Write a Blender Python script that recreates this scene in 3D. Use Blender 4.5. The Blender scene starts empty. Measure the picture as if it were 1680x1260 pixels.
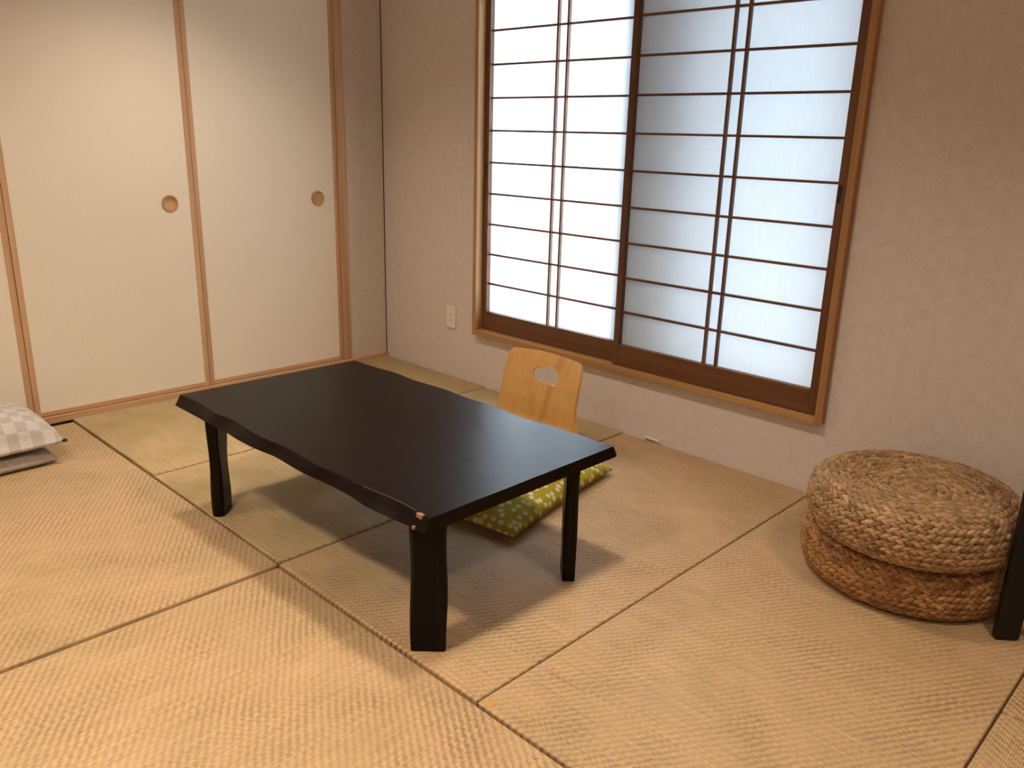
import bpy, math, random
from mathutils import Vector, Matrix

# ------------------------------------------------------------------ camera, world, light, exposure
S = bpy.context.scene
COL = S.collection
cam_d = bpy.data.cameras.new('camera')
cam = bpy.data.objects.new('camera', cam_d)
COL.objects.link(cam)
cam_d.sensor_width = 36.0
cam_d.sensor_fit = 'HORIZONTAL'
cam_d.lens = 1349.84 / 1680 * 36
cam_d.clip_start = 0.02
_r = Vector((0.71393827, 0.69975687, 0.02514904))
_u = Vector((-0.21961206, 0.18966948, 0.95697233))
_f = Vector((-0.66487795, 0.6887422, -0.28908735))
_m = Matrix((_r, _u, -_f)).transposed().to_4x4()
_m.translation = Vector((3.8435, -2.8991, 1.2840))
cam.matrix_world = _m
S.camera = cam

S.view_settings.view_transform = 'Standard'
S.view_settings.look = 'None'
S.view_settings.gamma = 1.0
S.view_settings.exposure = 0.0
S.view_settings.use_curve_mapping = False
S.cycles.max_bounces = 8
S.cycles.diffuse_bounces = 6
S.cycles.sample_clamp_indirect = 6.0

SKY_STRENGTH = 34.0
LAMP_POWER = 154.0
LAMP_COLOUR = (1.0, 0.83, 0.64)
LAMPS = [(0.80, -1.35, 1.0), (2.40, -1.35, 0.98), (4.00, -1.35, 0.92), (0.80, -3.00, 0.84), (2.35, -3.00, 2.15), (4.00, -3.00, 0.95)]
CEIL = 2.42

W = bpy.data.worlds.new('daylight')
S.world = W
W.use_nodes = True
_nt = W.node_tree
_bg = _nt.nodes['Background']
_bg.inputs['Color'].default_value = (0.74, 0.89, 1.0, 1)
_bg.inputs['Strength'].default_value = SKY_STRENGTH

rng = random.Random(7)
PI = math.pi

# ------------------------------------------------------------------ node helpers
class NT:
    def __init__(self, name):
        self.m = bpy.data.materials.new(name)
        self.m.use_nodes = True
        self.t = self.m.node_tree
        self.bsdf = self.t.nodes['Principled BSDF']
        self.out = self.t.nodes['Material Output']
    def n(self, typ, **kw):
        nd = self.t.nodes.new(typ)
        for k, v in kw.items():
            setattr(nd, k, v)
        return nd
    def link(self, a, b):
        self.t.links.new(a, b)
    def val(self, sock, v):
        if hasattr(v, 'links') or hasattr(v, 'is_linked'):
            self.link(v, sock)
        else:
            sock.default_value = v
    def math(self, op, a, b=0.0, c=None, clamp=False):
        nd = self.n('ShaderNodeMath', operation=op, use_clamp=clamp)
        self.val(nd.inputs[0], a)
        self.val(nd.inputs[1], b)
        if c is not None:
            self.val(nd.inputs[2], c)
        return nd.outputs[0]
    def smooth(self, x, a, b):
        nd = self.n('ShaderNodeMapRange', interpolation_type='SMOOTHSTEP')
        self.val(nd.inputs[0], x)
        nd.inputs[1].default_value = a
        nd.inputs[2].default_value = b
        return nd.outputs[0]
    def rng(self, x, a, b, c, d):
        nd = self.n('ShaderNodeMapRange')
        self.val(nd.inputs[0], x)
        nd.inputs[1].default_value = a
        nd.inputs[2].default_value = b
        nd.inputs[3].default_value = c
        nd.inputs[4].default_value = d
        return nd.outputs[0]
    def mix(self, fac, a, b, blend='MIX'):
        nd = self.n('ShaderNodeMix', data_type='RGBA', blend_type=blend)
        self.val(nd.inputs[0], fac)
        for s, v in ((nd.inputs[6], a), (nd.inputs[7], b)):
            if isinstance(v, tuple):
                s.default_value = (v[0], v[1], v[2], 1)
            else:
                self.link(v, s)
        return nd.outputs[2]
    def coord(self, which='Object'):
        return self.n('ShaderNodeTexCoord').outputs[which]
    def mapping(self, vec, scale=(1, 1, 1), rot=(0, 0, 0), loc=(0, 0, 0)):
        nd = self.n('ShaderNodeMapping')
        self.link(vec, nd.inputs[0])
        nd.inputs['Location'].default_value = loc
        nd.inputs['Rotation'].default_value = rot
        nd.inputs['Scale'].default_value = scale
        return nd.outputs[0]
    def noise(self, vec, scale, detail=3, rough=0.5, dist=0.0):
        nd = self.n('ShaderNodeTexNoise')
        self.link(vec, nd.inputs['Vector'])
        nd.inputs['Scale'].default_value = scale
        nd.inputs['Detail'].default_value = detail
        nd.inputs['Roughness'].default_value = rough
        nd.inputs['Distortion'].default_value = dist
        return nd.outputs['Fac']
    def bump(self, h, strength=0.3, dist=0.002):
        nd = self.n('ShaderNodeBump')
        nd.inputs['Strength'].default_value = strength
        nd.inputs['Distance'].default_value = dist
        self.link(h, nd.inputs['Height'])
        self.link(nd.outputs[0], self.bsdf.inputs['Normal'])
    def col(self, c):
        if isinstance(c, tuple):
            self.bsdf.inputs['Base Color'].default_value = (c[0], c[1], c[2], 1)
        else:
            self.link(c, self.bsdf.inputs['Base Color'])
    def rough(self, r, spec=0.5):
        self.val(self.bsdf.inputs['Roughness'], r)
        self.bsdf.inputs['Specular IOR Level'].default_value = spec
    def ramp(self, fac, stops):
        nd = self.n('ShaderNodeValToRGB')
        self.link(fac, nd.inputs[0])
        el = nd.color_ramp.elements
        while len(el) < len(stops):
            el.new(0.5)
        for e, (p, c) in zip(el, stops):
            e.position = p
            e.color = (c[0], c[1], c[2], 1)
        return nd.outputs[0]

def srgb(r, g, b):
    f = lambda c: (c / 255 / 12.92) if c <= 10 else ((c / 255 + 0.055) / 1.055) ** 2.4
    return (f(r), f(g), f(b))

def plain(name, c, rough=0.5, spec=0.5):
    t = NT(name)
    t.col(c)
    t.rough(rough, spec)
    return t.m

def wood(name, c1, c2, axis, rough=0.45, spec=0.4, freq=60.0, bump=0.15, seed=0.0):
    """straight-grained timber; axis = direction the grain runs in"""
    t = NT(name)
    sc = {'x': (0.9, freq, freq), 'y': (freq, 0.9, freq), 'z': (freq, freq, 0.9)}[axis]
    v = t.mapping(t.coord(), scale=sc, loc=(seed, seed * 1.7, seed * 0.6))
    n1 = t.noise(v, 1.0, 4, 0.6, 0.4)
    sc2 = tuple(a * 0.18 for a in sc)
    v2 = t.mapping(t.coord(), scale=sc2, loc=(seed + 3, seed, seed))
    n2 = t.noise(v2, 1.0, 2, 0.5, 0.8)
    f = t.math('ADD', t.math('MULTIPLY', n1, 0.55), t.math('MULTIPLY', n2, 0.45))
    f = t.smooth(f, 0.33, 0.68)
    t.col(t.mix(f, c1, c2))
    t.rough(rough, spec)
    t.bump(n1, bump, 0.0008)
    return t.m

# ------------------------------------------------------------------ materials
def make_tatami(name, fresh):
    t = NT(name)
    co = t.coord()
    wob = t.noise(co, 9.0, 2)
    sx = t.n('ShaderNodeSeparateXYZ')
    t.link(co, sx.inputs[0])
    u = t.math('ADD', sx.outputs[0], t.math('MULTIPLY', wob, 0.010))
    v = t.math('ADD', sx.outputs[1], t.math('MULTIPLY', wob, 0.004))
    P = 0.0055
    vs = t.math('DIVIDE', v, P)
    strand = t.math('FLOOR', vs)
    fr = t.math('FRACT', vs)
    tri = t.math('ABSOLUTE', t.math('SUBTRACT', t.math('MULTIPLY', fr, 2.0), 1.0))
    groove = t.smooth(tri, 0.18, 0.72)
    cb = t.n('ShaderNodeCombineXYZ')
    t.link(strand, cb.inputs[0])
    wn = t.n('ShaderNodeTexWhiteNoise', noise_dimensions='3D')
    t.link(cb.outputs[0], wn.inputs['Vector'])
    ph = t.math('SUBTRACT', t.math('MULTIPLY', u, 48.5), t.math('MULTIPLY', strand, 31.0 * P))
    ph = t.math('ADD', ph, t.math('MULTIPLY', wn.outputs[0], 0.30))
    gate = t.smooth(t.math('SINE', t.math('MULTIPLY', ph, 2 * PI)), -0.35, 0.35)
    fade = t.math('MULTIPLY', t.rng(t.noise(co, 4.2, 3, 0.55), 0.3, 0.72, 0.26, 1.0), t.rng(t.noise(co, 55.0, 2, 0.6), 0.3, 0.7, 0.62, 1.15))
    dark = t.math('MULTIPLY', t.math('MULTIPLY', groove, gate), fade)
    fine = t.math('MULTIPLY', t.math('POWER', tri, 6.0), 0.22)
    dark = t.math('MAXIMUM', dark, fine)
    # slow colour drift of the rush
    big = t.noise(co, 2.6, 4, 0.6)
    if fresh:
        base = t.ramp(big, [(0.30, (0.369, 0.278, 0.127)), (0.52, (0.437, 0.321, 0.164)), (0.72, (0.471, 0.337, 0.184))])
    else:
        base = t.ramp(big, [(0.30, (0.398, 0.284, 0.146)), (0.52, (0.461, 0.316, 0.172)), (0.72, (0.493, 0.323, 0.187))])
    # lighter and darker single rushes, broken along their length
    cb2 = t.n('ShaderNodeCombineXYZ')
    t.link(t.math('MULTIPLY', u, 7.0), cb2.inputs[0])
    t.link(t.math('MULTIPLY', vs, 0.9), cb2.inputs[1])
    rush = t.noise(cb2.outputs[0], 1.0, 2, 0.6)
    k = t.rng(rush, 0.25, 0.75, 0.80, 1.18)
    vm = t.n('ShaderNodeVectorMath', operation='SCALE')
    t.link(base, vm.inputs[0])
    t.link(k, vm.inputs['Scale'])
    c = t.mix(t.math('MULTIPLY', dark, 0.96, clamp=True), vm.outputs[0], (0.115, 0.058, 0.02))
    t.col(c)
    t.rough(0.55, 0.35)
    h = t.math('SUBTRACT', 1.0, dark)
    t.bump(h, 0.7, 0.0016)
    return t.m

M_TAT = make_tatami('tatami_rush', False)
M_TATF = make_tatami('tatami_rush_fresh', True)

def make_wallpaper():
    t = NT('beige_wallpaper')
    co = t.coord()
    n = t.noise(co, 130.0, 4, 0.65)
    n2 = t.noise(co, 26.0, 3, 0.6)
    f = t.math('ADD', t.math('MULTIPLY', n, 0.6), t.math('MULTIPLY', n2, 0.4))
    t.col(t.ramp(f, [(0.30, (0.529, 0.468, 0.430)), (0.5, (0.621, 0.556, 0.514)), (0.72, (0.691, 0.628, 0.589))]))
    t.rough(0.8, 0.2)
    t.bump(n, 0.25, 0.0012)
    return t.m
M_WALL = make_wallpaper()

def make_fusuma():
    t = NT('door_paper')
    co = t.coord()
    n = t.noise(t.mapping(co, scale=(1, 60, 26)), 2.0, 4, 0.7)
    t.col(t.ramp(n, [(0.25, (0.80, 0.73, 0.60)), (0.5, (0.83, 0.758, 0.626)), (0.75, (0.845, 0.772, 0.64))]))
    t.rough(0.7, 0.25)
    t.bump(n, 0.05, 0.0004)
    return t.m
M_FUS = make_fusuma()

LW1, LW2 = srgb(168, 126, 88), srgb(204, 164, 122)
M_LWZ = wood('light_wood_upright', LW1, LW2, 'z')
M_LWY = wood('light_wood_along_doors', LW1, LW2, 'y')
CW1, CW2 = srgb(150, 110, 66), srgb(180, 138, 90)
M_CWZ = wood('casing_wood_upright', CW1, CW2, 'z', freq=50)
M_CWX = wood('casing_wood_across', CW1, CW2, 'x', freq=50)
SW1, SW2 = srgb(80, 48, 27), srgb(108, 68, 38)
M_SWZ = wood('brown_shoji_wood_upright', SW1, SW2, 'z', freq=45)
M_SWX = wood('brown_shoji_wood_across', SW1, SW2, 'x', freq=45)
M_HANDLE = wood('handle_wood', srgb(160, 116, 74), srgb(188, 142, 98), 'y', freq=40)
M_DARK = plain('dark_recess', (0.012, 0.008, 0.005), 0.7)
M_GAP = plain('dark_gap', (0.02, 0.014, 0.01), 0.9, 0.1)
M_WHITE = plain('white_plastic', (0.72, 0.68, 0.62), 0.4)
M_SLOT = plain('socket_slot', (0.12, 0.10, 0.085), 0.6)
M_BLACK = plain('black_paint', (0.006, 0.005, 0.005), 0.45, 0.3)
M_CEIL = plain('ceiling_paper', (0.78, 0.72, 0.64), 0.9, 0.1)
M_BOARD = plain('subfloor_board', (0.03, 0.02, 0.013), 0.9, 0.1)
M_BLOCKER = plain('daylight_blocker_grey', (0.40, 0.43, 0.47), 0.9, 0.1)  # grey of the unseen blocks added outside to hold back daylight
M_METAL = plain('grey_aluminium', (0.30, 0.30, 0.30), 0.5)

def make_table_mat(name, axis):
    t = NT(name)
    co = t.coord()
    sc = {'x': (3.0, 90, 90), 'z': (90, 90, 3.0)}[axis]
    n = t.noise(t.mapping(co, scale=sc), 1.0, 4, 0.65, 0.3)
    c = t.ramp(n, [(0.32, (0.0051, 0.003, 0.00228)), (0.6, (0.0087, 0.0051, 0.0039)), (0.8, (0.0114, 0.0066, 0.0048))])
    t.col(c)
    r = t.rng(t.noise(t.mapping(co, scale=sc), 1.4, 4, 0.7), 0.3, 0.7, 0.27, 0.36)
    t.rough(r, 0.09)
    t.bump(n, 0.10, 0.0006)
    return t.m
M_TABX = make_table_mat('dark_table_wood_top', 'x')
M_TABZ = make_table_mat('dark_table_wood_leg', 'z')
M_CHIP = wood('bare_wood_chip', srgb(118, 86, 60), srgb(150, 112, 80), 'x', 0.7)

def make_plywood():
    t = NT('honey_plywood')
    co = t.coord()
    v = t.mapping(co, scale=(26, 26, 1.1))
    n = t.noise(v, 1.0, 4, 0.6, 0.5)
    c = t.ramp(n, [(0.3, srgb(180, 134, 76)), (0.5, srgb(190, 145, 86)), (0.72, srgb(197, 153, 95))])
    # one broad darker heartwood streak running down the back
    sx = t.n('ShaderNodeSeparateXYZ')
    t.link(co, sx.inputs[0])
    w = t.math('MULTIPLY', t.noise(t.mapping(co, scale=(1, 1, 1)), 7.0, 2), 0.05)
    sl = t.math('ADD', sx.outputs[0], t.math('MULTIPLY', sx.outputs[2], -0.18))
    d = t.math('ABSOLUTE', t.math('SUBTRACT', t.math('ADD', sl, w), 0.035))
    streak = t.math('MULTIPLY', t.math('SUBTRACT', 1.0, t.smooth(d, 0.004, 0.028)), 0.35)
    t.col(t.mix(streak, c, srgb(138, 82, 32)))
    t.rough(0.35, 0.5)
    return t.m
M_PLY = make_plywood()

def make_green_cloth():
    t = NT('green_dotted_cloth')
    co = t.coord()
    at = t.n('ShaderNodeAttribute', attribute_name='pattern')
    vo = t.n('ShaderNodeTexVoronoi', voronoi_dimensions='2D', feature='F1')
    t.link(at.outputs['Vector'], vo.inputs['Vector'])
    vo.inputs['Scale'].default_value = 29.0
    vo.inputs['Randomness'].default_value = 0.6
    dot = t.math('SUBTRACT', 1.0, t.smooth(vo.outputs['Distance'], 0.25, 0.31))
    # fine petal lines inside each blossom
    pet = t.rng(t.noise(at.outputs['Vector'], 330.0, 2), 0.36, 0.50, 0.25, 1.0)
    dot = t.math('MULTIPLY', dot, pet)
    n = t.noise(co, 60, 3)
    c = t.ramp(n, [(0.3, (0.27, 0.225, 0.018)), (0.7, (0.35, 0.29, 0.03))])
    t.col(t.mix(t.math('MULTIPLY', dot, 0.92, clamp=True), c, (0.66, 0.62, 0.42)))
    t.rough(0.85, 0.15)
    t.bump(t.noise(co, 420, 2), 0.2, 0.0006)
    return t.m
M_GREEN = make_green_cloth()

def make_checked():
    t = NT('beige_checked_cloth')
    co = t.coord()
    wob = t.n('ShaderNodeVectorMath', operation='ADD')
    t.link(co, wob.inputs[0])
    nz = t.n('ShaderNodeTexNoise')
    t.link(co, nz.inputs['Vector'])
    nz.inputs['Scale'].default_value = 7.0
    sc = t.n('ShaderNodeVectorMath', operation='SCALE')
    t.link(nz.outputs['Color'], sc.inputs[0])
    sc.inputs['Scale'].default_value = 0.012
    t.link(sc.outputs[0], wob.inputs[1])
    s2 = t.mapping(wob.outputs[0], scale=(1, 1, 0.0), loc=(0.003, 0.004, 0.01))
    ch = t.n('ShaderNodeTexChecker')
    t.link(s2, ch.inputs['Vector'])
    ch.inputs['Scale'].default_value = 25.0
    n = t.noise(co, 90, 3)
    light = t.ramp(n, [(0.3, (0.46, 0.425, 0.39)), (0.7, (0.52, 0.485, 0.45))])
    dk = t.ramp(n, [(0.3, (0.37, 0.33, 0.29)), (0.7, (0.43, 0.385, 0.345))])
    t.col(t.mix(ch.outputs['Fac'], light, dk))
    t.rough(0.85, 0.15)
    t.bump(t.noise(co, 500, 2), 0.25, 0.0006)
    return t.m
M_CHECK = make_checked()
def make_greycloth():
    t = NT('grey_brown_cloth')
    co = t.coord()
    n = t.noise(t.mapping(co, scale=(1, 8, 30)), 6, 4, 0.6)
    t.col(t.ramp(n, [(0.3, (0.25, 0.20, 0.155)), (0.7, (0.36, 0.295, 0.235))]))
    t.rough(0.9, 0.1)
    return t.m
M_GREYC = make_greycloth()

def make_hyacinth(name, c):
    t = NT(name)
    at = t.n('ShaderNodeAttribute', attribute_name='tone')
    co = t.coord()
    n = t.noise(co, 130, 3, 0.6)
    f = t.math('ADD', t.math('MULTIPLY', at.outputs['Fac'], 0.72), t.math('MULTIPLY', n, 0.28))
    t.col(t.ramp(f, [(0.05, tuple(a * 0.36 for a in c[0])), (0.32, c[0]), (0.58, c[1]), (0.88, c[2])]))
    t.rough(0.55, 0.4)
    t.bump(n, 0.3, 0.001)
    return t.m
M_HYA1 = make_hyacinth('grey_brown_hyacinth', (srgb(108, 82, 55), srgb(150, 118, 82), srgb(180, 148, 108)))
M_HYA2 = make_hyacinth('orange_brown_hyacinth', (srgb(106, 72, 40), srgb(148, 106, 62), srgb(180, 138, 88)))

def make_paper():
    t = NT('shoji_paper')
    co = t.coord()
    n = t.noise(t.mapping(co, scale=(60, 1, 6)), 2.0, 4, 0.65)
    fac = t.ramp(n, [(0.25, (0.80, 0.81, 0.82)), (0.75, (0.90, 0.91, 0.92))])
    tr = t.n('ShaderNodeBsdfTranslucent')
    t.link(fac, tr.inputs['Color'])
    df = t.n('ShaderNodeBsdfDiffuse')
    df.inputs['Color'].default_value = (0.58, 0.62, 0.68, 1)
    mx = t.n('ShaderNodeMixShader')
    mx.inputs[0].default_value = 0.45
    t.link(tr.outputs[0], mx.inputs[1])
    t.link(df.outputs[0], mx.inputs[2])
    t.link(mx.outputs[0], t.out.inputs['Surface'])
    return t.m
M_PAPER = make_paper()

# ------------------------------------------------------------------ mesh helpers
class MB:
    def __init__(self):
        self.v = []
        self.f = []
        self.sm = []
    def add(self, vs, fs, smooth=False):
        o = len(self.v)
        self.v += [tuple(p) for p in vs]
        self.f += [tuple(i + o for i in f) for f in fs]
        self.sm += [smooth] * len(fs)
    def box(self, x0, x1, y0, y1, z0, z1):
        vs = [(x, y, z) for z in (z0, z1) for y in (y0, y1) for x in (x0, x1)]
        self.add(vs, [(0, 2, 3, 1), (4, 5, 7, 6), (0, 1, 5, 4), (2, 6, 7, 3), (0, 4, 6, 2), (1, 3, 7, 5)])
    def loft(self, rings, smooth=False, cap=True):
        n = len(rings[0])
        vs = [p for r in rings for p in r]
        fs = []
        for i in range(len(rings) - 1):
            for j in range(n):
                k = (j + 1) % n
                fs.append((i * n + j, i * n + k, (i + 1) * n + k, (i + 1) * n + j))
        if cap:
            fs.append(tuple(range(n))[::-1])
            fs.append(tuple((len(rings) - 1) * n + j for j in range(n)))
        self.add(vs, fs, smooth)
    def lathe(self, prof, seg=40, axis='z', c=(0, 0, 0), smooth=True):
        """prof: (radius, height) pairs, closed at the axis where radius = 0"""
        rings = []
        for r, h in prof:
            ring = []
            for k in range(seg):
                a = 2 * PI * k / seg
                if axis == 'z':
                    p = (c[0] + r * math.cos(a), c[1] + r * math.sin(a), c[2] + h)
                else:  # 'x'
                    p = (c[0] + h, c[1] + r * math.cos(a), c[2] + r * math.sin(a))
                ring.append(p)
            rings.append(ring)
        self.loft(rings, smooth)
    def build(self, name, mat, parent=None, bevel=0.0, seg=2, loc=None):
        me = bpy.data.meshes.new(name)
        me.from_pydata(self.v, [], self.f)
        me.polygons.foreach_set('use_smooth', self.sm)
        me.update()
        me.materials.append(mat)
        o = bpy.data.objects.new(name, me)
        COL.objects.link(o)
        if parent is not None:
            o.parent = parent
        if loc:
            o.location = loc
        if bevel:
            b = o.modifiers.new('bevel', 'BEVEL')
            b.width = bevel
            b.segments = seg
            b.limit_method = 'ANGLE'
            b.angle_limit = math.radians(35)
        return o

def fix_normals(o):
    import bmesh
    bm = bmesh.new()
    bm.from_mesh(o.data)
    bmesh.ops.recalc_face_normals(bm, faces=bm.faces)
    bm.to_mesh(o.data)
    bm.free()
    return o

def box(name, mat, x0, x1, y0, y1, z0, z1, parent=None, bevel=0.0):
    b = MB()
    b.box(x0, x1, y0, y1, z0, z1)
    return b.build(name, mat, parent, bevel)

def empty(name, loc=(0, 0, 0), rz=0.0):
    o = bpy.data.objects.new(name, None)
    COL.objects.link(o)
    o.empty_display_size = 0.05
    o.location = loc
    o.rotation_euler = (0, 0, rz)
    return o

def tag(o, label=None, cat=None, group=None, kind=None):
    if label:
        o['label'] = label
    if cat:
        o['category'] = cat
    if group:
        o['group'] = group
    if kind:
        o['kind'] = kind
    return o

# ------------------------------------------------------------------ the room shell
X1, Y1 = 5.31, -3.56
tag(box('floor', M_BOARD, -0.14, X1, Y1, 0.02, -0.12, -0.056), kind='structure',
    label='dark board floor under the straw mats', cat='floor')
tag(box('ceiling', M_CEIL, -0.16, X1 + 0.1, Y1 - 0.1, 0.2, CEIL, CEIL + 0.1), kind='structure',
    label='pale ceiling above the room', cat='ceiling')

# window wall, with its opening
WX0, WX1, WZ0, WZ1 = 0.775, 2.668, 0.284, 2.12
b = MB()
b.box(0.003, WX0 + 0.012, 0, 0.16, -0.06, CEIL)
b.box(WX1 - 0.012, X1 + 0.1, 0, 0.16, -0.06, CEIL)
b.box(WX0 + 0.012, WX1 - 0.012, 0, 0.16, -0.06, WZ0 + 0.012)
b.box(WX0 + 0.012, WX1 - 0.012, 0, 0.16, WZ1 - 0.012, CEIL)
tag(b.build('wall_right', M_WALL), kind='structure', label='beige papered wall around the paper screen window', cat='wall')
tag(box('wall_back', M_WALL, -0.16, X1 + 0.1, Y1 - 0.1, Y1, -0.06, CEIL), kind='structure',
    label='beige wall behind the viewer', cat='wall')
tag(box('wall_end', M_WALL, X1, X1 + 0.1, Y1, 0.0, -0.06, CEIL), kind='structure',
    label='beige wall at the right end of the room', cat='wall')
# dark joint in the corner
tag(box('trim_1', M_GAP, -0.02, 0.0032, -0.0035, 0.0, 0.0, CEIL), kind='structure',
    label='thin dark joint running up the corner', cat='trim')

# the door wall is turned a touch out of square
TH = -0.02
def left_root(name):
    return empty(name, (0, 0, 0), TH)
DTOP = 2.0
b = MB()
b.box(-0.10, 0.0, -0.249, -0.0005, 0.03, CEIL)              # narrow papered strip beside the corner
b.box(-0.14, -0.06, -3.60, -0.249, -0.06, CEIL)             # closet back
b.box(-0.06, 0.0, -3.60, -0.249, DTOP + 0.05, CEIL)         # above the doors
b.box(-0.06, 0.0, -3.60, -2.72, 0.03, DTOP + 0.05)
o = b.build('wall_left', M_WALL)
o.rotation_euler = (0, 0, TH)
tag(o, kind='structure', label='narrow beige wall strip between the sliding doors and the corner', cat='wall')
o = box('trim_2', M_LWY, -0.06, 0.014, -3.55, -0.001, 0.0, 0.0315, bevel=0.0015)
o.rotation_euler = (0, 0, TH)
tag(o, kind='structure', label='pale wooden threshold along the foot of the sliding doors', cat='trim')
b = MB()
b.box(0.010, 0.0235, -0.232, -0.002, 0.003, 0.0345)
o = b.build('trim_3', M_LWY, bevel=0.0015)
o.rotation_euler = (0, 0, TH)
tag(o, kind='structure', label='short wooden floor strip ending at the corner', cat='trim')
o = box('trim_4', M_LWZ, -0.05, 0.006, -0.300, -0.249, 0.0325, DTOP + 0.05, bevel=0.002)
o.rotation_euler = (0, 0, TH)
tag(o, kind='structure', label='wooden door post beside the narrow wall strip', cat='trim')
o = box('trim_5', M_LWY, -0.05, 0.006, -2.72, -0.300, DTOP, DTOP + 0.05, bevel=0.002)
o.rotation_euler = (0, 0, TH)
tag(o, kind='structure', label='wooden lintel over the sliding doors', cat='trim')

def fusuma(name, y0, y1, hy, label, front=0.0):
    r = left_root(name)
    tag(r, label, 'sliding door', kind='structure')
    x0, xf = front - 0.022, front - 0.003
    sw, rb = 0.0235, 0.021
    box('paper_panel', M_FUS, x0 + 0.002, xf, y0 + sw - 0.004, y1 - sw + 0.004, 0.034 + rb - 0.003, DTOP - 0.03, r)
    for a in (y0 + 0.0006, y1 - sw - 0.0006):
        box('stile', M_LWZ, x0, front, a, a + sw, 0.0335, DTOP - 0.001, r, 0.0015)
    box('rail', M_LWY, x0, front - 0.0006, y0 + sw + 0.0008, y1 - sw - 0.0008, 0.0345, 0.034 + rb, r, 0.0012)
    box('rail', M_LWY, x0, front - 0.0006, y0 + sw + 0.0008, y1 - sw - 0.0008, DTOP - 0.031, DTOP - 0.001, r, 0.0012)
    if hy is not None:
        hb = MB()
        R = 0.038
        hb.lathe([(0.0, 0.0006), (R, 0.0006), (R, 0.0042), (R * 0.94, 0.0058), (R * 0.82, 0.0050), (R * 0.77, 0.0016), (0.0, 0.0012)][::1],
                 44, 'x', (xf, hy, 0.941))
        fix_normals(hb.build('handle', M_HANDLE, r))
    return r
fusuma('door_1', -1.898, -1.0955, -1.216, 'cream sliding door with round wooden pull, seen whole on the left', 0.0)
fusuma('door_2', -1.0945, -0.3005, -0.427, 'cream sliding door with round wooden pull nearest the corner', -0.002)
fusuma('door_3', -2.700, -1.899, None, 'cream sliding door cut off by the left photo edge', 0.0)
# small dark mark on door_2 next to the stile is part of its paper
mk = MB()
mk.lathe([(0.0, 0.0002), (0.0028, 0.0002), (0.0026, 0.0010), (0.0, 0.0012)], 12, 'x', (-0.005, -0.341, 0.939))
fix_normals(mk.build('pin_mark', M_SLOT, bpy.data.objects['door_2']))

# ------------------------------------------------------------------ window: casing and two paper screens
CF = -0.033
tag(box('trim_6', M_CWZ, WX0, WX0 + 0.026, CF, 0.10, WZ0, WZ1, bevel=0.0015), kind='structure',
    label='left upright of the wooden window casing', cat='trim')
tag(box('trim_7', M_CWZ, WX1 - 0.027, WX1, CF, 0.10, WZ0, WZ1, bevel=0.0015), kind='structure',
    label='right upright of the wooden window casing', cat='trim')
tag(box('trim_8', M_CWX, WX0 + 0.0265, WX1 - 0.0275, CF, 0.10, WZ0, WZ0 + 0.028, bevel=0.0015), kind='structure',
    label='bottom board of the wooden window casing', cat='trim')
tag(box('trim_9', M_CWX, WX0 + 0.0265, WX1 - 0.0275, CF, 0.10, WZ1 - 0.03, WZ1, bevel=0.0015), kind='structure',
    label='top board of the wooden window casing', cat='trim')

H0, HD = 0.5536, 0.1501
def shoji(name, x0, x1, xa, xb, yf, verts, slot, label):
    r = empty(name)
    tag(r, label, 'paper screen', kind='structure')
    zb, zt = WZ0 + 0.0285, WZ1 - 0.031
    railt = 0.408
    yb = yf + 0.029
    box('stile', M_SWZ, x0, xa, yf, yb, zb, zt, r, 0.001)
    box('stile', M_SWZ, xb, x1, yf, yb, zb, zt, r, 0.001)
    box('rail', M_SWX, xa + 0.0002, xb - 0.0002, yf + 0.0005, yb, zb, railt, r, 0.001)
    box('rail', M_SWX, xa + 0.0002, xb - 0.0002, yf + 0.0005, yb, zt - 0.045, zt, r, 0.001)
    yp = yf + 0.0255
    box('paper', M_PAPER, xa - 0.001, xb + 0.001, yp, yp + 0.0006, railt - 0.002, zt - 0.043, r)
    ym = yf + 0.010
    for vx in verts:
        box('upright_bar', M_SWZ, vx - 0.0052, vx + 0.0052, ym - 0.0004, yp - 0.0005, railt + 0.0003, zt - 0.0453, r)
    k = -1 + 1
    while True:
        z = H0 + k * HD
        if z > zt - 0.08:
            break
        box('cross_bar', M_SWX, xa + 0.0003, xb - 0.0003, ym, yp - 0.0008, z - 0.0045, z + 0.0045, r)
        k += 1
    sx, sw = slot
    b = MB()
    b.box(sx - sw / 2, sx + sw / 2, yf - 0.0006, yf + 0.004, 1.088, 1.148)
    b.build('finger_slot', M_DARK, r)
    return r
shoji('window_1', 0.8015, 1.716, 0.8330, 1.682, 0.012, (1.246, 1.305), (0.8180, 0.010),
      'left paper screen of the window, brighter and set further back')
shoji('window_2', 1.6865, 2.6405, 1.7140, 2.6060, -0.022, (2.139, 2.195), (2.6170, 0.013),
      'right paper screen of the window, in front of the other')

# unseen frame added behind the paper; its wide middle board shades the screens
b = MB()
b.box(WX0 + 0.012, WX0 + 0.05, 0.105, 0.155, WZ0 + 0.012, WZ1 - 0.012)
b.box(WX1 - 0.05, WX1 - 0.012, 0.105, 0.155, WZ0 + 0.012, WZ1 - 0.012)
b.box(WX0 + 0.05, WX1 - 0.05, 0.105, 0.155, WZ0 + 0.012, WZ0 + 0.05)
b.box(WX0 + 0.05, WX1 - 0.05, 0.105, 0.155, WZ1 - 0.05, WZ1 - 0.012)
b.box(1.605, 1.76, 0.080, 0.155, WZ0 + 0.05, WZ1 - 0.05)
tag(b.build('shading_frame', M_METAL), kind='structure', label='unseen aluminium frame added behind the paper screens to shade them', cat='shading frame')

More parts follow.
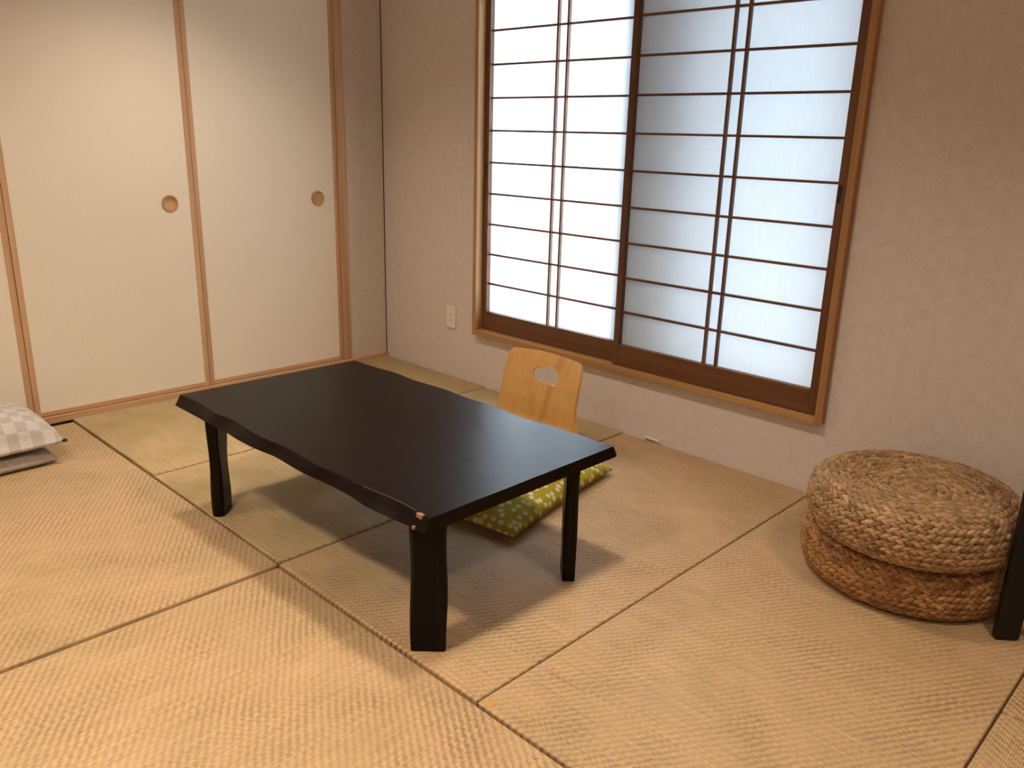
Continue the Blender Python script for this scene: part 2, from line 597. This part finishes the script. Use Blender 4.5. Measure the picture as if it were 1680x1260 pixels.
tag(box('daylight_blocker_mid', M_BLOCKER, 1.62, 2.00, 0.215, 0.45, 0.0, 2.6), kind='structure',  # unseen block added to darken the paper around the screens' meeting edge
    label='unseen grey block added outside the window to dim the paper screens', cat='light blocker')
tag(box('daylight_blocker_top', M_BLOCKER, 0.2, 3.4, 0.17, 1.1, 2.16, 2.26), kind='structure',  # unseen slab added overhead to dim the top rows of paper
    label='unseen grey slab added above the window outside to dim the upper paper', cat='eave')

def make_daylight_filter():  # half-transparent sheet, added to cut daylight on the right-hand screen
    t = NT('daylight_filter_film')
    tr = t.n('ShaderNodeBsdfTransparent')
    df = t.n('ShaderNodeBsdfDiffuse')
    df.inputs['Color'].default_value = (0.10, 0.10, 0.10, 1)
    mx = t.n('ShaderNodeMixShader')
    mx.inputs[0].default_value = 0.61
    t.link(tr.outputs[0], mx.inputs[1])
    t.link(df.outputs[0], mx.inputs[2])
    t.link(mx.outputs[0], t.out.inputs['Surface'])
    return t.m
tag(box('daylight_filter', make_daylight_filter(), 1.70, WX1 - 0.03, 0.170, 0.171, WZ0 + 0.03, WZ1 - 0.03), kind='structure',
    label='unseen see-through sheet added behind the right paper screen to dim it', cat='light filter')

# ------------------------------------------------------------------ straw mats
def mat(x0, x1, y0, y1, zt, along_y, m, label, left=None):
    """left = (x at the far side y1, x at the near side y0) when the left edge follows the threshold"""
    g = 0.0012
    cx, cy = (x0 + x1) / 2, (y0 + y1) / 2
    la, lb = left if left else (x0, x0)
    pts = [(lb + g - cx, y0 + g - cy), (x1 - g - cx, y0 + g - cy), (x1 - g - cx, y1 - g - cy), (la + g - cx, y1 - g - cy)]
    if along_y:
        pts = [(y, -x) for x, y in pts]
    b = MB()
    b.loft([[(x, y, -0.045) for x, y in pts], [(x, y, 0.0) for x, y in pts]])
    o = fix_normals(b.build('tatami_mat', m, None, 0.006, 3, loc=(cx, cy, zt)))
    if along_y:
        o.rotation_euler = (0, 0, PI / 2)
    tag(o, label, 'straw mat', 'straw floor mats')
    return o
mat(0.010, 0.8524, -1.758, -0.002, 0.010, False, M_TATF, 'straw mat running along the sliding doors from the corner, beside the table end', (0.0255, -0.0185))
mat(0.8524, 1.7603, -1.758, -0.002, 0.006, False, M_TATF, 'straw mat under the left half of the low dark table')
mat(1.7603, 2.6516, -1.758, -0.002, 0.0, False, M_TAT, 'straw mat under the right half of the table and the green cushion')
mat(2.6516, 3.5392, -1.758, -0.002, -0.003, False, M_TAT, 'straw mat under the two woven stools')
mat(0.001, 1.7630, -2.640, -1.761, 0.002, True, M_TAT, 'straw mat under the stack of beige cushions on the left', (0.010, -0.008))
mat(1.7650, 3.5392, -2.640, -1.761, -0.007, True, M_TAT, 'straw mat in the foreground in front of the nearest table leg')
mat(3.5415, 5.305, -0.872, -0.002, -0.003, True, M_TAT, 'straw mat at the right edge behind the black post')
mat(3.5415, 5.305, -1.758, -0.8735, -0.004, True, M_TAT, 'straw mat cut off at the lower right photo corner')
mat(-0.030, 1.7630, -3.520, -2.642, -0.006, True, M_TAT, 'straw mat behind the viewer on the door side')
mat(1.7650, 3.5392, -3.520, -2.642, -0.010, True, M_TAT, 'straw mat under the viewer')
mat(3.5415, 5.305, -2.640, -1.761, -0.006, True, M_TAT, 'straw mat to the right of the viewer')
mat(3.5415, 5.305, -3.520, -2.642, -0.008, True, M_TAT, 'straw mat behind the viewer on the window side')
# small ochre tape patch at a mat corner
o = box('tape_patch', plain('ochre_tape', (0.46, 0.27, 0.06), 0.6), 2.664, 2.690, -1.751, -1.735, -0.0029, -0.0017)
tag(o, 'small ochre tape patch on a straw mat corner near the nearest table leg', 'tape')

# ------------------------------------------------------------------ low dark table
TN = [(1.1477, -1.755), (1.2161, -1.7501), (1.2969, -1.7495), (1.4079, -1.76), (1.5117, -1.748), (1.6207, -1.7579), (1.7294, -1.7602), (1.8009, -1.7493), (1.8998, -1.7518), (2.0108, -1.7603), (2.0651, -1.7503), (2.1386, -1.7496), (2.1951, -1.7491), (2.2778, -1.7395), (2.3389, -1.7362), (2.4048, -1.7387), (2.4620, -1.7400)]
BN = [(1.1463, -1.7737), (1.2365, -1.7742), (1.3452, -1.7734), (1.4142, -1.7772), (1.4833, -1.7714), (1.6057, -1.7791), (1.7067, -1.7763), (1.7776, -1.7643), (1.8643, -1.7686), (1.9701, -1.772), (2.0443, -1.7637), (2.1028, -1.7621), (2.1773, -1.763), (2.2535, -1.7725), (2.3077, -1.7679), (2.354, -1.7637), (2.4052, -1.7594), (2.4635, -1.7530)]
TF = [(1.1621, -1.0359), (1.2998, -1.0345), (1.4151, -1.0213), (1.5349, -1.033), (1.6251, -1.0245), (1.7153, -1.019), (1.8016, -1.0298), (1.8851, -1.0244), (1.9512, -1.0216), (2.0281, -1.0318), (2.1154, -1.0393), (2.1725, -1.026), (2.2521, -1.0231), (2.3287, -1.0203), (2.3906, -1.0197), (2.4621, -1.0214)]
def interp(L, x):
    if x <= L[0][0]:
        return L[0][1]
    for (a, ya), (c, yc) in zip(L, L[1:]):
        if x <= c:
            t = (x - a) / (c - a)
            return ya + (yc - ya) * t
    return L[-1][1]
def soft(L, x, w=0.035):
    return sum(interp(L, x + w * (k - 3) / 3) for k in range(7)) / 7

def zataku():
    r = empty('low_table', (1.86, -1.43, 0.0))
    tag(r, 'low dark brown wooden table with wavy live edges standing on the straw mats', 'table')
    ox, oy = 1.86, -1.43
    N = 90
    b = MB()
    rings = []
    for i in range(N + 1):
        t = i / N
        # the two ends run very slightly out of square
        xn = 1.1477 + (2.4620 - 1.1477) * t
        xf = 1.1621 + (2.4621 - 1.1621) * t
        e = 0.006 if 0 < i < N else 0.0
        yt, yb_, yf = soft(TN, xn), soft(BN, xn), soft(TF, xf)
        mid = yt * 0.42 + yb_ * 0.58
        zt, zb = 0.400, 0.362
        P = lambda x, y, z: (x - ox, y - oy, z)
        rings.append([P(xn, yt + 0.004, zt), P(xn, yt, zt - 0.003), P(xn, mid, 0.378), P(xn, yb_, zb + 0.004), P(xn, yb_ + 0.005, zb),
                      P(xf, yf + 0.012, zb), P(xf, yf + 0.017, zb + 0.004), P(xf, yf + 0.010, 0.380), P(xf, yf, zt - 0.003), P(xf, yf - 0.004, zt)])
    b.loft(rings, False)
    top = fix_normals(b.build('tabletop', M_TABX, r))
    # worn spots that show bare wood, on the near corner and edge
    ch = MB()
    def chip(pts, z0, z1):
        n = len(pts)
        vs = [(x - ox, y - oy, z0) for x, y in pts] + [(x - ox, y - oy, z1) for x, y in pts]
        fs = [tuple(range(n))[::-1], tuple(range(n, 2 * n))] + [(i, (i + 1) % n, n + (i + 1) % n, n + i) for i in range(n)]
        ch.add(vs, fs)
    chip([(2.418, -1.7395), (2.437, -1.7425), (2.441, -1.7365), (2.424, -1.7325)], 0.3960, 0.4004)
    chip([(2.416, -1.7440), (2.438, -1.7460), (2.438, -1.739), (2.418, -1.738)], 0.390, 0.4002)
    chip([(2.419, -1.7605), (2.427, -1.7610), (2.427, -1.752), (2.421, -1.752)], 0.3640, 0.3715)
    x = 2.198
    while x < 2.40:
        y = soft(TN, x)
        y2 = soft(TN, x + 0.021)
        chip([(x, y + 0.0034), (x + 0.0211, y2 + 0.0034), (x + 0.0211, y2 + 0.0040), (x, y + 0.0040)], 0.3985, 0.40012)
        x += 0.021
    tag(fix_normals(ch.build('worn_spot', M_CHIP, top)), label='bare wood chips and scratch on the near edge')
    # four legs, slabs standing diagonally under the corners
    for k, (lx, ly, dx, dy) in enumerate(((2.412, -1.702, 1, -1), (2.412, -1.150, 1, 1), (1.312, -1.712, -1, -1), (1.312, -1.150, -1, 1))):
        n = Vector((dx, dy, 0)).normalized()
        tg = Vector((-n.y, n.x, 0))
        rl = random.Random(20 + k)
        ph = [rl.uniform(0, 6.28) for _ in range(4)]
        amp = 0.0014 if k in (0, 1) else 0.0040
        rings = []
        M = 22
        for i in range(M + 1):
            zb0 = 0.0005 if k in (0, 1) else 0.0065
            z = zb0 + (0.361 - zb0) * i / M
            s = z / 0.36
            wa = 0.0465 + amp * math.sin(7.5 * s + ph[0])
            wb = 0.0465 + amp * math.sin(8.5 * s + ph[1])
            ta = 0.0200 + amp * 0.55 * math.sin(9.0 * s + ph[2])
            tb = 0.0200 + amp * 0.55 * math.sin(7.0 * s + ph[3])
            sh = 0.003 * math.sin(6 * s + ph[2]) * (1 if k > 1 else 0.3)
            c = 0.007 + 0.003 * math.sin(5 * s + ph[1])
            pts = [(-wa, -ta + c), (-wa + c, -ta), (wb - c, -tb), (wb, -tb + c), (wb, tb - c), (wb - c, tb), (-wa + c, ta), (-wa, ta - c)]
            ring = []
            for p, q in pts:
                v = Vector((lx - ox, ly - oy, z)) + tg * (p + sh) + n * q
                ring.append(tuple(v))
            rings.append(ring)
        lb = MB()
        lb.loft(rings, False)
        fix_normals(lb.build('leg', M_TABZ, r, 0.0015, 2))
    return r
zataku()

# ------------------------------------------------------------------ legless wooden chair
def zaisu():
    cx = 1.612
    r = empty('floor_chair', (cx, -0.60, 0.0065))
    tag(r, 'legless bent plywood floor chair with a fan shaped hole in its back', 'chair')
    oy = -0.60
    # side profile of the back: (z, y)
    PZ = [0.0, 0.012, 0.03, 0.05, 0.12, 0.2, 0.28, 0.36, 0.42]
    PY = [-0.560, -0.520, -0.485, -0.462, -0.430, -0.425, -0.41, -0.385, -0.36]
    def ip(xs, ys, x):
        if x <= xs[0]:
            return ys[0]
        for i in range(len(xs) - 1):
            if x <= xs[i + 1]:
                t = (x - xs[i]) / (xs[i + 1] - xs[i])
                return ys[i] + (ys[i + 1] - ys[i]) * t
        return ys[-1]
    left = [(0.03, 1.400), (0.124, 1.396), (0.162, 1.388), (0.21, 1.394), (0.282, 1.400), (0.333, 1.401), (0.367, 1.402), (0.379, 1.407), (0.386, 1.416)]
    right = [(0.03, 1.860), (0.125, 1.851), (0.153, 1.838), (0.181, 1.827), (0.228, 1.821), (0.282, 1.822), (0.345, 1.817), (0.378, 1.808), (0.392, 1.795)]
    top = [(1.416, 0.386), (1.440, 0.391), (1.474, 0.395), (1.549, 0.400), (1.632, 0.401), (1.714, 0.399), (1.77, 0.396), (1.795, 0.392)]
    hole = [(1.551, 0.318), (1.556, 0.325), (1.575, 0.334), (1.598, 0.341), (1.637, 0.346), (1.672, 0.343), (1.694, 0.334), (1.701, 0.322), (1.700, 0.307), (1.690, 0.285), (1.683, 0.277), (1.659, 0.281), (1.626, 0.283), (1.590, 0.279), (1.581, 0.278), (1.570, 0.290), (1.562, 0.299)]
    import bmesh
    outer = [(x, z) for z, x in left] + top[1:-1] + [(x, z) for z, x in right[::-1]]
    outer = [p for p in outer]
    # dense outline
    def dens(L, n=4):
        o = []
        for i in range(len(L)):
            a, c = L[i], L[(i + 1) % len(L)]
            for k in range(n):
                o.append((a[0] + (c[0] - a[0]) * k / n, a[1] + (c[1] - a[1]) * k / n))
        return o
    bm = bmesh.new()
    def loop(L):
        vs = [bm.verts.new((p[0], 0, p[1])) for p in L]
        return [bm.edges.new((vs[i], vs[(i + 1) % len(vs)])) for i in range(len(vs))]
    es = loop(dens(outer, 5)) + loop(dens(hole, 2))
    bmesh.ops.triangle_fill(bm, use_beauty=True, use_dissolve=False, edges=es)
    # cut into horizontal bands so that it can bend
    for z in [0.04 + 0.0125 * i for i in range(29)]:
        bmesh.ops.bisect_plane(bm, geom=bm.verts[:] + bm.edges[:] + bm.faces[:], plane_co=(0, 0, z), plane_no=(0, 0, 1))
    for x in [1.40 + 0.035 * i for i in range(14)]:
        bmesh.ops.bisect_plane(bm, geom=bm.verts[:] + bm.edges[:] + bm.faces[:], plane_co=(x, 0, 0), plane_no=(1, 0, 0))
    for v in bm.verts:
        x, z = v.co.x, v.co.z
        y = ip(PZ, PY, z) - 0.010 * ((x - cx) / 0.2) ** 2 + 0.005
        v.co = Vector((x - cx, y - oy, z))
    bmesh.ops.recalc_face_normals(bm, faces=bm.faces)
    me = bpy.data.meshes.new('backrest')
    bm.to_mesh(me)
    bm.free()
    for p in me.polygons:
        p.use_smooth = False
    me.materials.append(M_PLY)
    back = bpy.data.objects.new('backrest', me)
    COL.objects.link(back)
    back.parent = r
    sd = back.modifiers.new('thickness', 'SOLIDIFY')
    sd.thickness = 0.010
    sd.offset = 0.0
    bv = back.modifiers.new('bevel', 'BEVEL')
    bv.width = 0.0025
    bv.segments = 2
    bv.limit_method = 'ANGLE'
    bv.angle_limit = math.radians(50)
    # seat board, bending up into the back
    b = MB()
    rings = []
    prof = [(-0.90, 0.000), (-0.86, 0.0), (-0.70, 0.0), (-0.56, 0.0), (-0.52, 0.006), (-0.492, 0.018), (-0.475, 0.030)]
    for y, z in prof:
        w = 0.205 if y < -0.6 else 0.222
        if y < -0.88:
            w = 0.19
        rings.append([(-w, y - oy, z), (w, y - oy, z), (w, y - oy, z + 0.009), (-w, y - oy, z + 0.009)])
    b.loft(rings, False)
    fix_normals(b.build('seat', M_PLY, r))
    return r
zaisu()

# ------------------------------------------------------------------ cushions
def pillow(hx, hy, h, pinch=0.05, n=44, sag=None, tip=0.0, wr=0.0, seed=1, flat=0.35, full=0.55):
    """a stuffed square cushion; returns a function-made MB with top and bottom skins"""
    rs = random.Random(seed)
    ph = [rs.uniform(0, 6.28) for _ in range(8)]
    b = MB()
    top, bot = [], []
    for j in range(n + 1):
        for i in range(n + 1):
            u = -1 + 2 * i / n
            v = -1 + 2 * j / n
            # edges bow inward between pointed corners
            x = hx * u * (1 - pinch * (1 - abs(v) ** 2.2) * abs(u) ** 3)
            y = hy * v * (1 - pinch * (1 - abs(u) ** 2.2) * abs(v) ** 3)
            e = max(0.0, (1 - abs(u) ** 3.2)) ** full * max(0.0, (1 - abs(v) ** 3.2)) ** full
            w = wr * (math.sin(9 * u + ph[0] + 3 * v) * math.sin(7 * v + ph[1]) + 0.6 * math.sin(17 * u * v + ph[2]) +
                      0.8 * math.sin(30 * u + ph[3]) * max(0.0, abs(v) ** 4) + 0.8 * math.sin(34 * v + ph[4]) * max(0.0, abs(u) ** 4)) * (e ** 0.5)
            mid = h * flat * 0.55 + tip * (abs(u) * abs(v)) ** 3
            zt = mid + (h - h * flat * 0.55) * e + w
            zb = mid - (h * flat * 0.55) * e ** 0.5
            if sag:
                dz = sag(x, y)
                zt += dz
                zb += dz
            top.append((x, y, zt))
            bot.append((x, y, zb))
    m = n + 1
    fs = []
    for j in range(n):
        for i in range(n):
            fs.append((j * m + i, j * m + i + 1, (j + 1) * m + i + 1, (j + 1) * m + i))
    o = len(top)
    fb = [tuple(o + k for k in f[::-1]) for f in fs]
    rim = [j for j in range(n)] + [j * m + n for j in range(n)] + [n * m + n - j for j in range(n)] + [(n - j) * m for j in range(n)]
    fr = [(rim[k], o + rim[k], o + rim[(k + 1) % len(rim)], rim[(k + 1) % len(rim)]) for k in range(len(rim))]
    b.add(top + bot, fs + fb + fr, True)
    return b, top, rim

# green dotted seat cushion lying on the floor chair
GX, GY, GR = 1.784, -0.846, math.radians(11)
def green_sag(x, y):
    wx = GX + x * math.cos(GR) - y * math.sin(GR)
    wy = GY + x * math.sin(GR) + y * math.cos(GR)
    d = max(1.39 - wx, wx - 1.835, -0.905 - wy, 0.0)
    t = max(0.0, min(1.0, 1 - d / 0.07))
    return 0.0125 * t * t * (3 - 2 * t)
b, tp, rim = pillow(0.322, 0.358, 0.088, 0.040, 60, green_sag, 0.0, 0.0028, 3, 0.36, 0.42)
g = fix_normals(b.build('seat_cushion', M_GREEN, None, loc=(GX, GY, 0.0068)))
g.rotation_euler = (0, 0, GR)
def cloth_pattern(o, n):
    # running length over the cloth from its middle, so that printed blossoms keep their shape on the sides
    m = n + 1
    V = [v.co.copy() for v in o.data.vertices]
    out = [0.0] * (3 * len(V))
    h = n // 2
    for base in (0, m * m):
        for j in range(m):
            for sgn in (1, -1):
                a = 0.0
                b_ = 0.0
                for k in range(1, h + 1):
                    p, q = base + j * m + h + sgn * k, base + j * m + h + sgn * (k - 1)
                    a += (V[p] - V[q]).length
                    out[3 * p] = sgn * a
                    p, q = base + (h + sgn * k) * m + j, base + (h + sgn * (k - 1)) * m + j
                    b_ += (V[p] - V[q]).length
                    out[3 * p + 1] = sgn * b_
    at = o.data.attributes.new('pattern', 'FLOAT_VECTOR', 'POINT')
    at.data.foreach_set('vector', out)
cloth_pattern(g, 60)
tag(g, 'yellow green floor cushion with white blossom dots lying by the plywood chair', 'cushion')

# two beige cushions stacked at the left
def zabuton(x, y, z, rz, hx, hy, h, m, label, seed, tassel, full):
    b, tp, rim = pillow(hx, hy, h, 0.03, 44, None, 0.0, 0.0022, seed, 0.6 if not tassel else 0.35, full)
    o = fix_normals(b.build('floor_cushion', m, None, loc=(x, y, z)))
    o.rotation_euler = (0, 0, rz)
    tag(o, label, 'cushion', 'beige floor cushions stacked on the left')
    if tassel:
        for sx, sy in ((1, 1), (1, -1)):
            t = MB()
            t.lathe([(0.0, -0.003), (0.006, -0.002), (0.0075, 0.003), (0.005, 0.008), (0.0, 0.010)], 12, 'z')
            q = fix_normals(t.build('corner_tassel', M_BLACK, o, loc=(sx * (hx - 0.001), sy * (hy - 0.001), h * 0.17)))
            q.scale = (2.1, 1.5, 0.8)
    return o
zabuton(0.283, -2.235, 0.003, 0.03, 0.210, 0.258, 0.070, M_GREYC, 'grey brown floor cushion, lower one of the stack on the left', 5, False, 0.40)
zabuton(0.281, -2.210, 0.0700, 0.01, 0.217, 0.262, 0.145, M_CHECK, 'beige checked floor cushion, upper one of the stack on the left', 9, True, 0.50)

# ------------------------------------------------------------------ woven round stools
def woven(name, cx, cy, z0, R, h, mat, label, seed, dish):
    rs = random.Random(seed)
    # profile from underside round the side to the middle of the top, as (r, z, arc)
    pts = []
    n = 60
    e = 2 / 2.6
    for i in range(n + 1):
        t = -PI / 2 * 0.86 + (PI / 2 * 0.86 + PI / 2) * i / n
        c = abs(math.cos(t)) ** e
        s = math.copysign(abs(math.sin(t)) ** e, math.sin(t))
        pts.append((R - 0.45 * h * (1 - c), h / 2 + h / 2 * s))
    r_in = pts[-1][0]
    m = 40
    for i in range(1, m + 1):
        r = r_in * (1 - i / m)
        q = 1 - r / r_in
        pts.append((r, h - dish * (1 - (1 - min(1.0, q * 1.6)) ** 2)))
    arc = [0.0]
    for a, c in zip(pts, pts[1:]):
        arc.append(arc[-1] + math.hypot(c[0] - a[0], c[1] - a[1]))
    def at(s):
        s = max(0.0, min(arc[-1], s))
        lo = 0
        while lo < len(arc) - 2 and arc[lo + 1] < s:
            lo += 1
        t = (s - arc[lo]) / max(1e-9, arc[lo + 1] - arc[lo])
        a, c = pts[lo], pts[lo + 1]
        r = a[0] + (c[0] - a[0]) * t
        z = a[1] + (c[1] - a[1]) * t
        d = Vector((c[0] - a[0], c[1] - a[1])).normalized()
        return r, z, d
    V, F, T = [], [], []
    # dark core just under the braid
    seg = 72
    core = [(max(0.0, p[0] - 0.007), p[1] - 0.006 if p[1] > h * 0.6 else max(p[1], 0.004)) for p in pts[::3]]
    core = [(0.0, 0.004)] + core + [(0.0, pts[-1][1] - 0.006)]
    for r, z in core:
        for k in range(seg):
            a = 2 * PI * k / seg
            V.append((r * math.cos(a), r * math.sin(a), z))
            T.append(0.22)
    for i in range(len(core) - 1):
        for k in range(seg):
            k2 = (k + 1) % seg
            F.append((i * seg + k, i * seg + k2, (i + 1) * seg + k2, (i + 1) * seg + k))
    NU, NV = 6, 8
    def lump(c, ax, bx, nx, L, w, hh, tone):
        o = len(V)
        V.append(tuple(c - ax * L))
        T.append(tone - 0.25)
        for i in range(1, NU):
            t = -1 + 2 * i / NU
            k = (1 - abs(t) ** 1.7) ** 0.75
            for j in range(NV):
                a = 2 * PI * j / NV
                p = c + ax * (L * t) + bx * (w * k * math.cos(a)) + nx * (hh * k * math.sin(a) - hh * 0.25 * t * t)
                V.append(tuple(p))
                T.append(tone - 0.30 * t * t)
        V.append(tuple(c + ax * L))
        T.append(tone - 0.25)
        for j in range(NV):
            F.append((o, o + 1 + (j + 1) % NV, o + 1 + j))
        for i in range(NU - 2):
            for j in range(NV):
                a, b2 = o + 1 + i * NV + j, o + 1 + i * NV + (j + 1) % NV
                F.append((a, b2, b2 + NV, a + NV))
        last = o + 1 + (NU - 2) * NV
        for j in range(NV):
            F.append((last + j, last + (j + 1) % NV, last + NV))
    wr = 0.0208
    s = wr * 0.5
    ring = 0
    while s < arc[-1] - 0.002:
        r, z, d = at(s)
        if r > 0.004:
            cnt = max(4, int(round(2 * PI * r / 0.0225)))
            off = rs.uniform(0, 1)
            base = rs.uniform(-0.06, 0.06)
            for k in range(cnt):
                for row in (-1, 1):
                    a = 2 * PI * (k + off + (0.5 if row > 0 else 0.0)) / cnt + rs.uniform(-0.06, 0.06) / cnt
                    rr, zz, dd = at(s + row * wr * 0.20)
                    er = Vector((math.cos(a), math.sin(a), 0))
                    et = Vector((-math.sin(a), math.cos(a), 0))
                    up = (er * dd.x + Vector((0, 0, 1)) * dd.y).normalized()
                    nn = et.cross(up).normalized()
                    if nn.dot(er * dd.y + Vector((0, 0, 1)) * -dd.x) < 0:
                        nn = -nn
                    ang = row * math.radians(rs.uniform(19, 29))
                    ax = (et * math.cos(ang) + up * math.sin(ang)).normalized()
                    nn = (nn + up * (row * 0.35)).normalized()
                    bx = nn.cross(ax).normalized()
                    c = er * rr + Vector((0, 0, zz)) + nn * (rs.uniform(-0.0032, -0.0010))
                    if c.z < 0.008:
                        c.z = 0.008
                    lump(c, ax, bx, nn, 0.0205 * rs.uniform(0.9, 1.14), 0.0074 * rs.uniform(0.88, 1.12), 0.0058 * rs.uniform(0.85, 1.2),
                         max(0.15, min(1.0, 0.62 + base + rs.gauss(0, 0.17))))
        s += wr
        ring += 1
    zmin = min(v[2] for v in V)
    V = [(x, y, zz - zmin) for x, y, zz in V]
    me = bpy.data.meshes.new(name)
    me.from_pydata(V, [], F)
    me.polygons.foreach_set('use_smooth', [True] * len(F))
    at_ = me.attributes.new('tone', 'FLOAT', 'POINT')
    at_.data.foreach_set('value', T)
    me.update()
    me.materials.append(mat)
    o = bpy.data.objects.new(name, me)
    COL.objects.link(o)
    o.location = (cx, cy, z0)
    o.rotation_euler = (0, 0, rs.uniform(0, 6))
    fix_normals(o)
    tag(o, label, 'stool', 'woven round stools in a stack')
    return o
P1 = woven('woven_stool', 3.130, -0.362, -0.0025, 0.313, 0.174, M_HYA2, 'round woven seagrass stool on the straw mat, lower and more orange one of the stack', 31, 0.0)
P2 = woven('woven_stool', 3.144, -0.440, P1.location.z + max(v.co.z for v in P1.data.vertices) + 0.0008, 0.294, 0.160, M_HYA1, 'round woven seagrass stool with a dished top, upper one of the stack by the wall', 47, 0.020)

# ------------------------------------------------------------------ black stand at the right edge
def stand():
    ang = math.atan2(0.044, 0.049)
    r = empty('black_stand', (3.464, -0.539, 0.0), ang)
    tag(r, 'black wooden stand cut off by the right photo edge beside the woven stools', 'stand')
    for x0 in (-0.030, 0.60):
        b = MB()
        x1 = x0 + 0.066
        c = 0.008
        prof = [(x0 + c, -0.002), (x1 - c, -0.002), (x1 - 0.003, 0.001), (x1, 0.006), (x1, 0.90), (x0, 0.90), (x0, 0.006), (x0 + 0.003, 0.001)]
        b.loft([[(x, -0.002, z) for x, z in prof], [(x, 0.016, z) for x, z in prof]], False)
        fix_normals(b.build('post', M_BLACK, r, 0.0015, 2))
    for z in (0.06, 0.45, 0.82):
        box('rail', M_BLACK, 0.0363, 0.5995, 0.001, 0.013, z, z + 0.05, r, 0.001)
    return r
stand()

# ------------------------------------------------------------------ wall socket and floor bracket
def outlet():
    r = empty('wall_outlet', (0.5795, 0.0, 0.339))
    tag(r, 'white double wall outlet on the beige wall left of the window', 'wall outlet')
    b = MB()
    b.box(-0.036, 0.036, -0.0075, -0.0002, -0.060, 0.060)
    b.build('cover_plate', M_WHITE, r, 0.004, 3)
    for z in (0.017, -0.017):
        s = MB()
        s.box(-0.0115, 0.0115, -0.0088, -0.0072, z - 0.0125, z + 0.0125)
        k = s.build('socket', M_WHITE, r, 0.001, 2)
        t = MB()
        t.box(-0.0072, -0.0050, -0.0091, -0.0080, z - 0.0045, z + 0.0045)
        t.box(0.0050, 0.0072, -0.0091, -0.0080, z - 0.0035, z + 0.0035)
        t.build('slot', M_SLOT, k)
    return r
outlet()
b = MB()
b.box(1.884, 1.957, -0.0075, -0.0005, 0.010, 0.0175)
b.box(1.884, 1.888, -0.0085, -0.0005, 0.0025, 0.0185)
b.box(1.952, 1.9575, -0.0090, -0.0005, 0.0025, 0.0195)
o = b.build('floor_bracket', M_WHITE, None, 0.0008, 2)
tag(o, 'small white plastic bracket where the wall meets the straw mat under the window', 'bracket')

# ------------------------------------------------------------------ ceiling downlights (above the picture)
for i, (lx, ly, k) in enumerate(LAMPS):
    if k <= 0:
        continue
    r = empty('ceiling_light', (lx, ly, CEIL))
    where = ['on the door side, window row', 'over the low table', 'on the right, window row', 'on the door side, back row', 'above the foreground mat', 'on the right, back row'][i]
    tag(r, 'round recessed ceiling light ' + where, 'ceiling light', 'recessed ceiling lights')
    b = MB()
    b.lathe([(0.050, -0.0005), (0.064, -0.0005), (0.064, -0.004), (0.058, -0.008), (0.050, -0.006)], 36, 'z')
    fix_normals(b.build('trim_ring', M_WHITE, r))
    ld = bpy.data.lights.new('downlight', 'SPOT')
    ld.energy = LAMP_POWER * k
    ld.color = LAMP_COLOUR
    ld.spot_size = math.radians(121)
    ld.spot_blend = 1.0
    ld.shadow_soft_size = 0.13
    lo = bpy.data.objects.new('downlight', ld)
    COL.objects.link(lo)
    lo.parent = r
    lo.location = (0, 0, -0.012)
